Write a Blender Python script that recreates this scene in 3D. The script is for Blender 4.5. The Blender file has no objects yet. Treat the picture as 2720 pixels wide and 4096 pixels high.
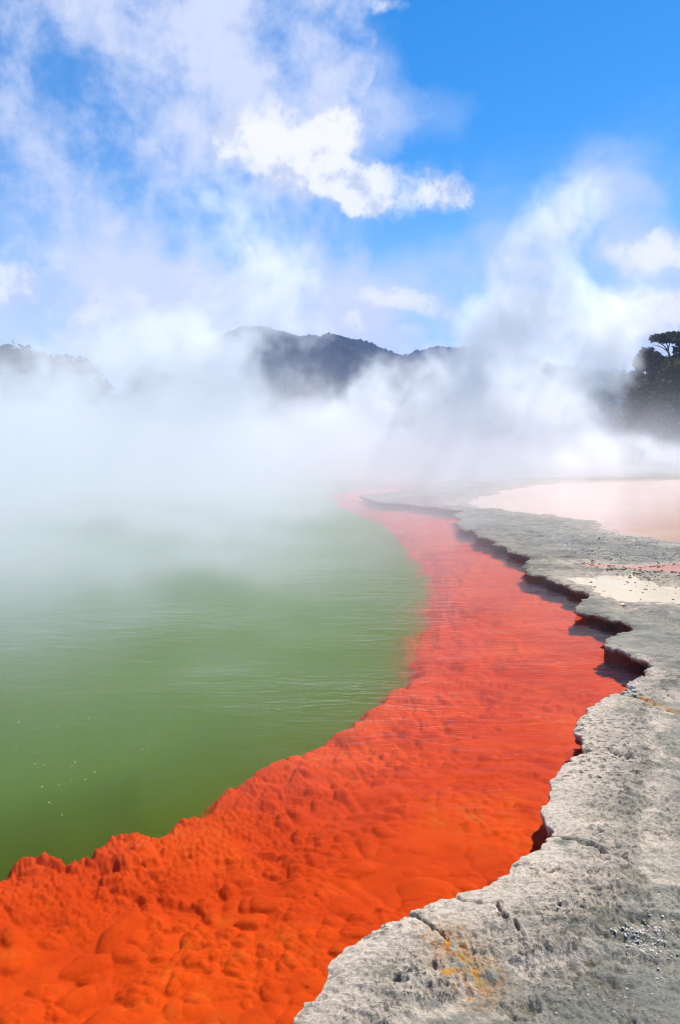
import bpy, bmesh, math, random, time
import numpy as np
from mathutils import Vector
from mathutils.geometry import delaunay_2d_cdt

T0 = time.time()
R = math.radians
sc = bpy.context.scene
col = sc.collection
rng = np.random.default_rng(7)
random.seed(7)

# ------------------------------------------------------------------ camera
CAM_H = 1.7
PITCH = R(5.27)
FPX = 3124.0                       # focal length in pixels of the 2720 x 4096 photograph
cd = bpy.data.cameras.new('camera')
cam = bpy.data.objects.new('camera', cd)
col.objects.link(cam)
cam.location = (0, 0, CAM_H)
cam.rotation_euler = (R(90) - PITCH, 0, 0)
cd.sensor_fit = 'VERTICAL'
cd.sensor_height = 36.0
cd.sensor_width = 36.0
cd.lens = FPX / 4096 * 36.0
cd.clip_start = 0.05
cd.clip_end = 6000
sc.camera = cam

CP, SP = math.cos(PITCH), math.sin(PITCH)


def ray(px, py):
    u, v = px - 1360.0, 2048.0 - py
    return (u, v * SP + FPX * CP, v * CP - FPX * SP)


def ground(px, py, z=0.0):
    """where the sight line of a photo point meets the level z"""
    d = ray(px, py)
    t = (z - CAM_H) / d[2]
    return (d[0] * t, d[1] * t)


D = 2720 / 1568.0                  # the survey was read on a 1568 px wide print


def at(dx, dy, Y):
    """point at distance Y in front of the viewer"""
    d = ray(dx * D, dy * D)
    t = Y / d[1]
    return (d[0] * t, Y, CAM_H + d[2] * t)


def azel(dx, dy):
    d = ray(dx * D, dy * D)
    return (math.atan2(d[0], d[1]), math.atan2(d[2], math.hypot(d[0], d[1])))


# ------------------------------------------------------------------ noise in numpy
def _h(ix, iy, s):
    n = (ix.astype(np.int64) * 374761393 + iy.astype(np.int64) * 668265263 + s * 2147483647) & 0xffffffff
    n = ((n ^ (n >> 13)) * 1274126177) & 0xffffffff
    n = ((n ^ (n >> 16)) * 2246822519) & 0xffffffff
    return ((n ^ (n >> 15)) & 0xffffff) / float(0xffffff)


def perlin(x, y, s=0):
    ix, iy = np.floor(x), np.floor(y)
    fx, fy = x - ix, y - iy
    ux, uy = fx * fx * fx * (fx * (fx * 6 - 15) + 10), fy * fy * fy * (fy * (fy * 6 - 15) + 10)

    def g(ax, ay):
        a = _h(ix + ax, iy + ay, s) * 2 * np.pi
        return np.cos(a) * (fx - ax) + np.sin(a) * (fy - ay)
    a, b, c, d = g(0, 0), g(1, 0), g(0, 1), g(1, 1)
    return ((a + (b - a) * ux) * (1 - uy) + (c + (d - c) * ux) * uy) * 1.5


def fbm(x, y, octv=4, s=0, gain=0.5):
    r, a = 0, 1.0
    for i in range(octv):
        r = r + a * perlin(x, y, s + i * 17)
        x, y, a = x * 2.03 + 11.3, y * 2.03 - 7.1, a * gain
    return r


def voronoi(x, y, s=0, jit=0.9):
    """F1, F2 and a random number per cell"""
    ix, iy = np.floor(x), np.floor(y)
    f1 = np.full(x.shape, 9.0)
    f2 = np.full(x.shape, 9.0)
    cid = np.zeros(x.shape)
    for ax in (-1, 0, 1):
        for ay in (-1, 0, 1):
            cx = ix + ax + 0.5 + (_h(ix + ax, iy + ay, s) - 0.5) * jit
            cy = iy + ay + 0.5 + (_h(ix + ax, iy + ay, s + 5) - 0.5) * jit
            d = np.hypot(x - cx, y - cy)
            r = _h(ix + ax, iy + ay, s + 9)
            near = d < f1
            f2 = np.where(near, f1, np.minimum(f2, d))
            cid = np.where(near, r, cid)
            f1 = np.where(near, d, f1)
    return f1, f2, cid


def sstep(a, b, x):
    t = np.clip((x - a) / (b - a), 0, 1)
    return t * t * (3 - 2 * t)


def seg_dist(P, line, closed=False, lo_r=None):
    """distance of every point to a polyline"""
    L = np.asarray(line, float)
    A = L if closed else L[:-1]
    B = np.roll(L, -1, 0) if closed else L[1:]
    out = np.full(len(P), 1e9)
    for a, b in zip(A, B):
        ab = b - a
        t = np.clip(((P - a) @ ab) / max(ab @ ab, 1e-12), 0, 1)
        d = P - a - t[:, None] * ab
        out = np.minimum(out, (d * d).sum(1))
    return np.sqrt(out)


def inside(P, poly):
    L = np.asarray(poly, float)
    x, y = P[:, 0], P[:, 1]
    r = np.zeros(len(P), bool)
    j = len(L) - 1
    for i in range(len(L)):
        xi, yi = L[i]
        xj, yj = L[j]
        if yi != yj:
            c = ((yi > y) != (yj > y)) & (x < (xj - xi) * (y - yi) / (yj - yi) + xi)
            r ^= c
        j = i
    return r


# ------------------------------------------------------------------ mesh and material helpers
def mesh_obj(name, verts, faces, mat, parent=None, smooth=True, attrs=None):
    me = bpy.data.meshes.new(name)
    v = np.asarray(verts, np.float32)
    if isinstance(faces, np.ndarray):
        nf, k = faces.shape
        me.vertices.add(len(v))
        me.vertices.foreach_set('co', v.ravel())
        me.loops.add(nf * k)
        me.loops.foreach_set('vertex_index', faces.astype(np.int32).ravel())
        me.polygons.add(nf)
        me.polygons.foreach_set('loop_start', np.arange(0, nf * k, k, dtype=np.int32))
        me.polygons.foreach_set('loop_total', np.full(nf, k, np.int32))
        me.update(calc_edges=True)
        me.validate()
    else:
        me.from_pydata([tuple(map(float, p)) for p in v], [], [tuple(map(int, f)) for f in faces])
        me.update()
    if smooth:
        me.polygons.foreach_set('use_smooth', np.ones(len(me.polygons), bool))
    for k, a in (attrs or {}).items():
        at_ = me.attributes.new(k, 'FLOAT', 'POINT')
        at_.data.foreach_set('value', np.asarray(a, np.float32))
    if mat is not None:
        me.materials.append(mat)
    o = bpy.data.objects.new(name, me)
    col.objects.link(o)
    if parent is not None:
        o.parent = parent
    return o


def tag(o, label=None, cat=None, group=None, kind=None):
    if label: o['label'] = label
    if cat: o['category'] = cat
    if group: o['group'] = group
    if kind: o['kind'] = kind
    return o


class X:
    """arithmetic on node sockets"""
    def __init__(s, nt, sock): s.nt, s.s = nt, sock

    def _m(s, op, *a, clamp=False):
        n = s.nt.nodes.new('ShaderNodeMath'); n.operation = op; n.use_clamp = clamp
        for i, v in enumerate((s,) + a):
            if isinstance(v, X): s.nt.links.new(v.s, n.inputs[i])
            else: n.inputs[i].default_value = float(v)
        return X(s.nt, n.outputs[0])
    def __add__(s, o): return s._m('ADD', o)
    def __sub__(s, o): return s._m('SUBTRACT', o)
    def __mul__(s, o): return s._m('MULTIPLY', o)
    def __truediv__(s, o): return s._m('DIVIDE', o)
    __radd__ = __add__
    __rmul__ = __mul__
    def rsub(s, c):
        n = s.nt.nodes.new('ShaderNodeMath'); n.operation = 'SUBTRACT'
        n.inputs[0].default_value = c; s.nt.links.new(s.s, n.inputs[1]); return X(s.nt, n.outputs[0])
    def pow(s, e): return s._m('POWER', e)
    def max(s, e): return s._m('MAXIMUM', e)
    def min(s, e): return s._m('MINIMUM', e)
    def abs(s): return s._m('ABSOLUTE')
    def ma(s, m, a): return s._m('MULTIPLY_ADD', m, a)
    def exp(s): return s._m('EXPONENT')
    def clamp(s): return s._m('ADD', 0.0, clamp=True)
    def step(s, a, b, lo=0.0, hi=1.0, smooth=True):
        n = s.nt.nodes.new('ShaderNodeMapRange'); n.interpolation_type = 'SMOOTHSTEP' if smooth else 'LINEAR'
        s.nt.links.new(s.s, n.inputs[0])
        for i, v in ((1, a), (2, b), (3, lo), (4, hi)): n.inputs[i].default_value = v
        return X(s.nt, n.outputs[0])


def vmad(nt, sock, mul, add):
    n = nt.nodes.new('ShaderNodeVectorMath'); n.operation = 'MULTIPLY_ADD'
    nt.links.new(sock, n.inputs[0]); n.inputs[1].default_value = mul; n.inputs[2].default_value = add
    return n.outputs[0]


def vdot(nt, a, b):
    n = nt.nodes.new('ShaderNodeVectorMath'); n.operation = 'DOT_PRODUCT'
    nt.links.new(a, n.inputs[0])
    if isinstance(b, tuple): n.inputs[1].default_value = b
    else: nt.links.new(b, n.inputs[1])
    return X(nt, n.outputs['Value'])


def noise(nt, vec, scale, detail=4, rough=0.5, dist=0.0, colour=False, ntype=None):
    n = nt.nodes.new('ShaderNodeTexNoise')
    if vec is not None: nt.links.new(vec, n.inputs['Vector'])
    n.inputs['Scale'].default_value = scale; n.inputs['Detail'].default_value = detail
    n.inputs['Roughness'].default_value = rough; n.inputs['Distortion'].default_value = dist
    return n.outputs['Color'] if colour else X(nt, n.outputs['Fac'])


def mixc(nt, fac, a, b, blend='MIX'):
    n = nt.nodes.new('ShaderNodeMix'); n.data_type = 'RGBA'; n.blend_type = blend
    if isinstance(fac, X): nt.links.new(fac.s, n.inputs[0])
    else: n.inputs[0].default_value = fac
    for i, v in ((6, a), (7, b)):
        if isinstance(v, (tuple, list)): n.inputs[i].default_value = tuple(v) + (1,) * (4 - len(v))
        else: nt.links.new(v, n.inputs[i])
    return n.outputs[2]


def attr(nt, name):
    n = nt.nodes.new('ShaderNodeAttribute'); n.attribute_name = name
    return X(nt, n.outputs['Fac'])


def new_mat(name):
    m = bpy.data.materials.new(name); m.use_nodes = True
    nt = m.node_tree; nt.nodes.clear()
    out = nt.nodes.new('ShaderNodeOutputMaterial')
    return m, nt, out


def principled(nt, out, colour, rough=0.8, spec=0.5, normal=None):
    b = nt.nodes.new('ShaderNodeBsdfPrincipled')
    if isinstance(colour, tuple): b.inputs['Base Color'].default_value = colour + (1,)
    else: nt.links.new(colour, b.inputs['Base Color'])
    if isinstance(rough, X): nt.links.new(rough.s, b.inputs['Roughness'])
    else: b.inputs['Roughness'].default_value = rough
    b.inputs['Specular IOR Level'].default_value = spec
    if normal is not None: nt.links.new(normal, b.inputs['Normal'])
    nt.links.new(b.outputs[0], out.inputs[0])
    return b


def bump(nt, h, strength, dist):
    n = nt.nodes.new('ShaderNodeBump'); n.inputs['Strength'].default_value = strength
    n.inputs['Distance'].default_value = dist
    nt.links.new(h.s, n.inputs['Height'])
    return n.outputs[0]


def pos(nt):
    return nt.nodes.new('ShaderNodeNewGeometry').outputs['Position']


# ------------------------------------------------------------------ survey of the shore (photo pixels -> ground plan)
def crop(pts, x0, y0, s):
    return [(x0 + s * x, y0 + s * y) for x, y in pts]


S1 = 680 / 1568.0
S4 = 820 / 1568.0
shore_px = []
shore_px += crop([(1560, 88), (1360, 93), (1220, 105), (1060, 135), (930, 146), (800, 180), (660, 205), (600, 235), (450, 245), (300, 262),
                  (180, 270), (120, 285), (200, 300), (250, 322), (300, 334), (360, 345), (500, 352), (585, 356), (610, 364), (640, 360),
                  (700, 375), (800, 388), (860, 391), (920, 401), (1000, 411), (1075, 418), (1100, 428), (1060, 437), (1015, 453), (1025, 485),
                  (1060, 497), (1085, 502), (1030, 525), (1055, 555), (1075, 588), (1120, 600), (1200, 601), (1210, 628), (1240, 660), (1300, 670),
                  (1360, 690), (1412, 703), (1385, 735), (1430, 742), (1500, 752), (1525, 785)], 1380, 1860, S1)
shore_px += crop([(0, 240), (40, 252), (70, 262), (120, 274), (165, 284), (205, 290), (190, 305), (150, 343), (135, 376), (150, 410), (185, 440), (250, 455), (330, 470),
                  (380, 500), (450, 526), (520, 542), (560, 572), (590, 596), (650, 600), (700, 622), (740, 634), (790, 640), (740, 652), (660, 688),
                  (622, 735), (598, 775), (612, 792), (700, 800), (800, 810), (832, 830), (940, 860), (1010, 860), (1060, 890), (1110, 912),
                  (1175, 935), (1110, 965), (1030, 985), (890, 1040), (883, 1085)], 2040, 2100, S1)
shore_px += crop([(900, 148), (880, 172), (890, 195), (950, 210), (1050, 230), (1130, 275), (1230, 315), (1290, 348), (1318, 390), (1285, 412),
                  (1280, 442), (1240, 467), (1150, 490), (1100, 520), (1105, 552), (1085, 590), (1030, 640), (1010, 650), (950, 655), (900, 690),
                  (840, 725), (760, 775), (720, 830), (640, 890), (612, 915), (628, 955), (605, 990), (595, 1020), (660, 1045), (680, 1080)],
                 2040, 2500, S1)
shore_px += crop([(805, 85), (828, 125), (800, 155), (750, 180), (640, 240), (640, 270), (595, 320), (580, 380), (575, 440), (545, 510), (500, 570),
                  (515, 620), (560, 680), (602, 742), (580, 785), (520, 840), (490, 885), (380, 935), (270, 1005), (250, 1050), (150, 1120)],
                 1900, 2950, S4)
shore_px += crop([(1460, 215), (1380, 235), (1310, 260), (1290, 285), (1180, 292), (1080, 320), (1000, 375), (940, 402), (936, 424), (890, 426),
                  (800, 470), (660, 550), (540, 610), (460, 660), (350, 720), (310, 800), (290, 900), (270, 960), (230, 1000), (210, 1050),
                  (175, 1055), (135, 1075), (120, 1120), (85, 1180), (65, 1235)], 1150, 3450, S4)
shore = [ground(x, y) for x, y in shore_px]
shore += [(-0.22, 1.75), (-0.45, 1.2), (-0.6, 0.7), (-1.1, 0.1), (-1.9, -1.2), (-3.2, -3.0), (-6, -6), (-12, -9), (-24, -9), (-38, 2), (-47, 20),
          (-46, 42), (-36, 58), (-20, 66), (0, 68), (14, 64), (20, 56), (17, 49)]
shore = np.array(shore)


def resample(P, closed=True, jag=True):
    """finer where it is near the viewer, with a broken edge"""
    out = []
    n = len(P)
    for i in range(n if closed else n - 1):
        a, b = P[i], P[(i + 1) % n]
        L = np.hypot(*(b - a))
        r = max(np.hypot(*(a + b)) / 2, 1.6)
        step = max(0.012, r / 781 * 1.3) * (1 if (a[1] > 0.8 and abs(a[0]) < a[1] * 0.8) else 14)
        k = max(1, int(L / step))
        for j in range(k):
            out.append(a + (b - a) * (j / k))
    Q = np.array(out)
    t = np.roll(Q, -1, 0) - np.roll(Q, 1, 0)
    t /= np.maximum(np.hypot(t[:, 0], t[:, 1]), 1e-9)[:, None]
    nrm = np.stack([t[:, 1], -t[:, 0]], 1)
    if jag:
        r = np.clip(np.hypot(Q[:, 0], Q[:, 1]), 2, 30)
        k = 0.012 * np.clip(r / 4, 0.8, 4)
        d = k * fbm(Q[:, 0] * 5, Q[:, 1] * 5, 3, 3) + 0.013 * np.clip(r / 4, 0.8, 3) * fbm(Q[:, 0] * 20, Q[:, 1] * 20, 4, 8, .6)
        Q = Q + nrm * d[:, None]
    return Q, nrm


SH, SN = resample(shore)
area = 0.5 * np.sum(SH[:, 0] * np.roll(SH[:, 1], -1) - np.roll(SH[:, 0], -1) * SH[:, 1])
probe = SH[len(SH) // 3] + SN[len(SH) // 3] * 1e-3
if not inside(probe[None], SH)[0]:
    SN = -SN                                   # SN points over the water
Z_WATER = -0.088

# basins of shallow milky water on the terrace
S6 = 1360 / 1568.0
peach = [ground(x, y) for x, y in crop([(560, 128), (640, 145), (800, 163), (1000, 193), (1150, 208), (1205, 238), (1235, 264), (1400, 290), (1570, 312),
                                        (2300, 330), (2300, 15), (1570, 18), (1000, 38), (760, 68), (660, 92), (600, 108)], 1360, 1900, S6)]
cream = [ground(x, y) for x, y in crop([(500, 480), (640, 455), (740, 470), (900, 448), (1000, 448), (1190, 455), (1290, 505), (1400, 540), (1700, 560),
                                        (1700, 705), (1400, 690), (1200, 700), (1050, 705), (960, 660), (850, 640), (760, 600), (680, 540), (560, 505)],
                                       2040, 2100, S1)]
salmon = [ground(x, y) for x, y in crop([(470, 352), (620, 348), (750, 343), (830, 338), (950, 355), (1090, 366), (1250, 352), (1700, 346), (1700, 440),
                                         (1400, 424), (1300, 402), (1180, 412), (1080, 388), (950, 380), (880, 396), (760, 385), (690, 366)],
                                        2040, 2100, S1)]
cracks_px = [crop([(936, 424), (985, 432), (1040, 480), (1100, 540), (1160, 585), (1215, 640)], 1150, 3450, S4),
             crop([(592, 788), (640, 790), (680, 815), (760, 828), (830, 852), (890, 872), (960, 910), (1010, 950)], 1900, 2950, S4),
             crop([(830, 145), (930, 122), (1010, 128), (1060, 150), (1130, 180), (1200, 215)], 1900, 2950, S4),
             crop([(1010, 650), (1060, 675), (1130, 692), (1200, 710), (1300, 745), (1400, 770), (1480, 800), (1570, 830)], 2040, 2500, S1),
             crop([(770, 640), (840, 650), (900, 668), (960, 680), (1020, 702), (1060, 740)], 2040, 2100, S1),
             crop([(1290, 285), (1340, 330), (1420, 340), (1480, 360)], 1150, 3450, S4),
             crop([(180, 370), (195, 410), (240, 450), (290, 500), (350, 590)], 1900, 3450, S4)]
cracks = [np.array([ground(x, y) for x, y in c]) for c in cracks_px]
stain_line = np.array([ground(x, y) for x, y in crop([(1215, 640), (1250, 690), (1310, 740), (1370, 790), (1430, 840), (1465, 900)], 1150, 3450, S4)])
stain2 = np.array([ground(x, y) for x, y in crop([(1370, 805), (1290, 820), (1210, 860), (1215, 910), (1290, 940), (1380, 985), (1440, 985), (1540, 1020)], 1150, 3450, S4)])
stain3 = cracks[3][3:]
pit_px = [(crop([(770, 790), (840, 830), (920, 865), (1000, 885), (1060, 890)], 1900, 3450, S4), .03, .018),
          (crop([(1030, 470), (1100, 480), (1180, 440), (1260, 470), (1340, 420), (1420, 450)], 1900, 3450, S4), .05, .02),
          (crop([(1000, 500), (1080, 560), (1150, 600)], 1900, 3450, S4), .03, .014),
          (crop([(840, 715), (940, 720), (1010, 770), (1130, 790)], 1900, 3450, S4), .02, .012),
          (crop([(240, 1060), (290, 1120)], 1900, 3450, S4), .015, .012), (crop([(380, 1075), (480, 1070)], 1900, 3450, S4), .02, .012),
          (crop([(330, 440), (400, 450), (440, 430)], 1900, 3450, S4), .02, .01)]
pits = [(np.array([ground(x, y) for x, y in c]), w, d) for c, w, d in pit_px]


ridge_px = [(2790, 2660), (2690, 2780), (2600, 2900), (2574, 2987), (2632, 3070), (2580, 3170), (2548, 3243), (2562, 3410), (2548, 3473), (2554, 3492), (2590, 3591), (2533, 3622),
            (2402, 3701), (2344, 3759), (2266, 3805), (2193, 3816), (2083, 3837), (2020, 3868), (1918, 3920), (1777, 3973), (1620, 4096), (1500, 4300)]
ridge_line = np.array([ground(*q) for q in ridge_px])
plate_poly = np.concatenate([ridge_line, np.array([ground(*q) for q in [(1000, 4300), (900, 3600), (1500, 3000), (2200, 2620)]])])


# ------------------------------------------------------------------ the terrace: height and wear
def terrace(P, dshore):
    x, y = P[:, 0], P[:, 1]
    # every strand of the sinter runs roughly across the view
    big = fbm(x * 0.35, y * 0.35, 3, 21)
    mid = fbm(x * 1.6 + 0.6 * y, y * 2.6, 4, 31)
    rough = sstep(-0.25, 0.45, fbm(x * 1.1, y * 1.3, 3, 41) + 0.25 * fbm(x * 5, y * 6, 2, 43) + 0.45 * sstep(0.15, 0.7, dshore) - 0.2)
    zone = (np.hypot(x, y) < 9) & (np.abs(x) < y)
    sdr = np.full(len(P), 3.0)
    sdr[zone] = signed(P[zone], plate_poly)
    sdr = np.where(zone, np.where(sdr > 0, seg_dist(P, ridge_line), sdr), sdr)
    sdr = sdr + .05 * fbm(x * 7, y * 7, 3, 45)
    plate = np.where(zone, sstep(-.03, .03, sdr), .5)
    band = np.where(zone, plate * (1 - sstep(.08, .42, sdr)), 0)
    rough = np.maximum(rough * np.where(zone & (sdr < 0), .55, 1), .95 * band)
    fine = fbm(x * 14 + 3 * y, y * 19, 4, 51, 0.55)
    grit = fbm(x * 55, y * 62, 3, 61, 0.6)
    f1, f2, cid = voronoi(x * 16 + 0.8 * fine, y * 20 + 0.8 * fine, 71)
    lump = np.clip(f2 - f1, 0, .5)
    strat = y * 7 + 1.4 * fbm(x * 0.9, y * 0.9, 3, 81)           # broken thin layers
    fs = strat - np.floor(strat)
    ledge = sstep(0, .12, fs) * (1 - fs)
    r = np.hypot(x, y)
    farm = sstep(4, 12, r)
    h = 0.030 * big + 0.016 * mid + .026 * (plate - .5)
    h = h + rough * (0.013 * fine + 0.024 * (lump - .2) + 0.008 * grit) + (1 - rough) * (0.0055 * fine + 0.0025 * grit)
    pitn = fbm(x * 9, y * 15, 3, 91)
    h = h - 0.020 * sstep(0.40, 0.62, pitn) * (0.2 + rough)
    pit2 = fbm(x * 24, y * 34, 3, 93)
    h = h - 0.010 * sstep(0.42, 0.60, pit2) * (0.1 + rough)
    h = h + (0.016 + 0.026 * farm) * ledge * sstep(-0.1, 0.4, fbm(x * 0.8, y * 1.1, 3, 85) + 0.15)
    cre = np.exp(-(fbm(x * 3.2 + .4 * fine, y * 5.5 + .4 * fine, 3, 95) / .045) ** 2) * sstep(-.1, .35, fbm(x * 1.7, y * 1.9, 2, 97))
    cr2 = np.exp(-(fbm(x * 8 + .3 * fine, y * 13 + .3 * fine, 2, 98) / .07) ** 2) * sstep(0, .4, fbm(x * 2.3, y * 2.9, 2, 99))
    h = h - .012 * cre - .007 * cr2
    rim = np.exp(-((dshore - 0.12) / 0.22) ** 2)
    h = h + 0.022 * rim * (1 - farm)
    h = h - 0.02 * (1 - sstep(0, 0.05, dshore)) ** 2
    # calm edge: keeps the lip near the datum
    lip = sstep(0.02, 0.6, dshore)
    h = h * (0.45 + 0.55 * lip)
    crk = np.zeros(len(P)); stn = np.zeros(len(P)); dk = np.zeros(len(P))
    near = r < 14
    Pn = P[near] + 0.012 * np.stack([fbm(x[near] * 14, y[near] * 14, 3, 101), fbm(x[near] * 14, y[near] * 14, 3, 107)], 1)
    c = np.zeros(len(Pn))
    rn = np.hypot(Pn[:, 0], Pn[:, 1])
    for L in cracks:
        w = 0.007 * np.clip(np.hypot(*L[0]) / 3.0, 0.8, 3.2)
        k = 1 - sstep(w * 0.4, w * 1.5, seg_dist(Pn, L))
        e = np.linspace(1, .35, 8)[0]
        c = np.maximum(c, k * e)
    crk[near] = c
    d = np.zeros(len(Pn))
    hn = h[near]
    for L, w, dep in pits:
        k = (1 - sstep(w * 0.3, w * 1.3, seg_dist(Pn, L)))
        k = k * (0.4 + 0.6 * sstep(-0.3, 0.3, fbm(Pn[:, 0] * 18, Pn[:, 1] * 18, 3, 131)))
        hn = hn - dep * k
        d = np.maximum(d, k)
    h[near] = hn
    dk[near] = d
    h = h - 0.035 * crk
    s = (1 - sstep(0.0, 0.035, seg_dist(Pn, stain_line))) * 0.9
    s = np.maximum(s, (1 - sstep(0.0, 0.02, seg_dist(Pn, stain2))) * sstep(-.1, .35, fbm(Pn[:, 0] * 25, Pn[:, 1] * 25, 3, 111)))
    s = np.maximum(s, 0.35 * (1 - sstep(0.0, 0.16, seg_dist(Pn, stain_line))))
    s = np.maximum(s, 0.8 * (1 - sstep(0.0, 0.06, seg_dist(Pn, stain3))))
    s = s * sstep(-0.45, 0.25, fbm(Pn[:, 0] * 30, Pn[:, 1] * 30, 3, 121) + .1)
    stn[near] = s
    return h, rough, crk, stn, dk, band, np.where(zone, 1 - plate, 0)


def signed(P, poly):
    return np.where(inside(P, poly), 1, -1) * seg_dist(P, poly, True)


# points of the terrace mesh: as dense as the eye needs
pts = []
HFOV = 0.50
r_ = 1.0
row = 0
while r_ < 70:
    da = 1.45 / 781
    dr = max(r_ * r_ / (781 * CAM_H) * 1.45, 0.006)
    dr = min(dr, r_ * 0.035)
    a = np.arange(-HFOV, HFOV, da) + (row % 2) * da * .5
    if r_ < 2.0:
        a = a[::3]
    a = a + (rng.random(len(a)) - .5) * da * .5
    rr = r_ + (rng.random(len(a)) - .5) * dr * .5
    pts.append(np.stack([np.sin(a) * rr, np.cos(a) * rr], 1))
    r_ += dr * (3 if r_ < 2.0 else 1)
    row += 1
for rr in np.concatenate([np.linspace(.4, 12, 26), np.geomspace(13, 1600, 45)]):
    a = np.linspace(-math.pi, math.pi, 150, endpoint=False)
    if rr < 70:
        a = a[(np.abs(a) > HFOV)]
    pts.append(np.stack([np.sin(a) * rr, np.cos(a) * rr], 1))
P = np.concatenate(pts)
P = P[~inside(P, SH)]
off = [SH - SN * k for k in (.008, .022, .045)]
vis = (np.abs(np.arctan2(SH[:, 0], SH[:, 1])) < HFOV) & (np.hypot(SH[:, 0], SH[:, 1]) < 40)
extra = np.concatenate([o[vis] for o in off])
extra = extra[~inside(extra, SH)]
LAP = time.time()
shc = SH[::1]


def shore_dist(P):
    """coarse to fine: only the nearest shore vertices matter"""
    out = np.empty(len(P))
    for i in range(0, len(P), 4000):
        q = P[i:i + 4000]
        d = ((q[:, None, 0] - shc[None, :, 0]) ** 2 + (q[:, None, 1] - shc[None, :, 1]) ** 2)
        out[i:i + 4000] = np.sqrt(d.min(1))
    return out


dP = shore_dist(P)
P = P[dP > 0.25 * np.clip(np.hypot(P[:, 0], P[:, 1]), 2, 40) / 781 * 2]
de = shore_dist(extra)
extra = extra[de > 0.006]
P = np.concatenate([P, extra])
nS = len(SH)
cdt = delaunay_2d_cdt([Vector(p) for p in np.concatenate([SH, P])], [(i, (i + 1) % nS) for i in range(nS)], [], 0, 1e-6, False)
V2 = np.array([tuple(v) for v in cdt[0]])
F = np.array(cdt[2])
cen = V2[F].mean(1)
F = F[~inside(cen, SH)]
# orient upward
a, b, c_ = V2[F[:, 0]], V2[F[:, 1]], V2[F[:, 2]]
cr = (b[:, 0] - a[:, 0]) * (c_[:, 1] - a[:, 1]) - (b[:, 1] - a[:, 1]) * (c_[:, 0] - a[:, 0])
F[cr < 0] = F[cr < 0][:, ::-1]
ds = shore_dist(V2)
h, rough, crk, stn, dk, band, inner = terrace(V2, ds)
sd_p, sd_c, sd_s = signed(V2, peach), signed(V2, cream), signed(V2, salmon)
rV = np.hypot(V2[:, 0], V2[:, 1])
wob = 0.10 * fbm(V2[:, 0] * 3, V2[:, 1] * 3, 3, 141)
dip = np.maximum.reduce([sstep(-0.25, 0.35, sd_p + 3 * wob), sstep(-0.12, 0.12, sd_c + wob), sstep(-0.06, 0.1, sd_s + wob)])
h = h * (1 - 0.8 * dip) - 0.034 * dip
h += sstep(120, 900, rV) * 6                   # the land lifts gently towards the hills
wet = np.maximum.reduce([sstep(-0.6, 0.1, sd_c + 2 * wob), sstep(-0.35, 0.05, sd_s + 2 * wob), 0.8 * sstep(-1.2, 0.1, sd_p + 4 * wob)])
h = np.where(ds > .03, np.maximum(h, -.072), np.maximum(h, -.06))
top_v = np.column_stack([V2, h])

# the lip: thin broken layers over a deep undercut
ids = np.arange(nS)
key = {}
q = np.round(V2[:], 6)
lut = {}
for i in range(min(len(V2), nS + 10)):
    lut[i] = i
hs = h[:nS] if np.allclose(V2[:nS], SH, atol=1e-4) else None
if hs is None:
    dd = [int(np.argmin(((V2 - s) ** 2).sum(1))) for s in SH]
    ids = np.array(dd)
    hs = h[ids]
rS = np.clip(np.hypot(SH[:, 0], SH[:, 1]), 2, 40)
kk = np.clip(rS / 5, 0.75, 2.2)
prof = [(.003, -.006, .004), (.005, -.016, .006), (-.012, -.022, .008), (-.003, -.034, .009), (-.022, -.042, .010), (-.012, -.054, .012),
        (-.07, -.066, .02), (-.16, -.085, .02), (-.22, -.13, .02), (-.26, -.6, 0.02)]
# how far the undercut can reach in before it meets the far side of a headland
smn = SN.copy()
for _ in range(25):
    smn = .25 * np.roll(smn, 1, 0) + .5 * smn + .25 * np.roll(smn, -1, 0)
smn /= np.maximum(np.hypot(smn[:, 0], smn[:, 1]), 1e-6)[:, None]
reach = np.full(nS, .42)
for _ in range(9):
    q_ = SH - smn * reach[:, None]
    bad = inside(q_, SH) | (shore_dist(q_) < .55 * reach)
    reach = np.where(bad, reach * .7, reach)
for _ in range(3):
    reach = np.minimum(reach, np.minimum(np.roll(reach, 3), np.roll(reach, -3)) * 1.25)
rings = []
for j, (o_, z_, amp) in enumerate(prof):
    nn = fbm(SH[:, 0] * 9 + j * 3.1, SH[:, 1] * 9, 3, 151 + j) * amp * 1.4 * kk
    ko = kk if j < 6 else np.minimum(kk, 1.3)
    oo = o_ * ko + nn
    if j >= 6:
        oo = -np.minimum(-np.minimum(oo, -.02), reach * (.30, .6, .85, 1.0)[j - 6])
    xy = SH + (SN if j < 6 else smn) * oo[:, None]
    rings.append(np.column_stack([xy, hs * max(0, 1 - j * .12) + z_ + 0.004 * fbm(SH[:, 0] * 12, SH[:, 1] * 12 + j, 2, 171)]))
allv = [top_v] + rings
base = len(top_v)
skf = []
prev = ids
for j in range(len(prof)):
    cur = base + j * nS + np.arange(nS)
    pn, cn = np.roll(prev, -1), np.roll(cur, -1)
    skf.append(np.stack([prev, pn, cn], 1))
    skf.append(np.stack([prev, cn, cur], 1))
    prev = cur
skf = np.concatenate(skf)
allv = np.concatenate(allv)
# orientation of the skirt: normals over the water
t = allv[skf[0]]
nv = np.cross(t[1] - t[0], t[2] - t[0])
if nv[:2] @ SN[0] < 0 and abs(nv[2]) < 1:
    skf = skf[:, ::-1]
allf = np.concatenate([F, skf])


def ext(a, v): return np.concatenate([a, np.full(len(allv) - len(a), v)])


under = np.concatenate([np.zeros(len(top_v))] + [np.full(nS, min(1.0, j / 5)) for j in range(len(prof))])

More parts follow.
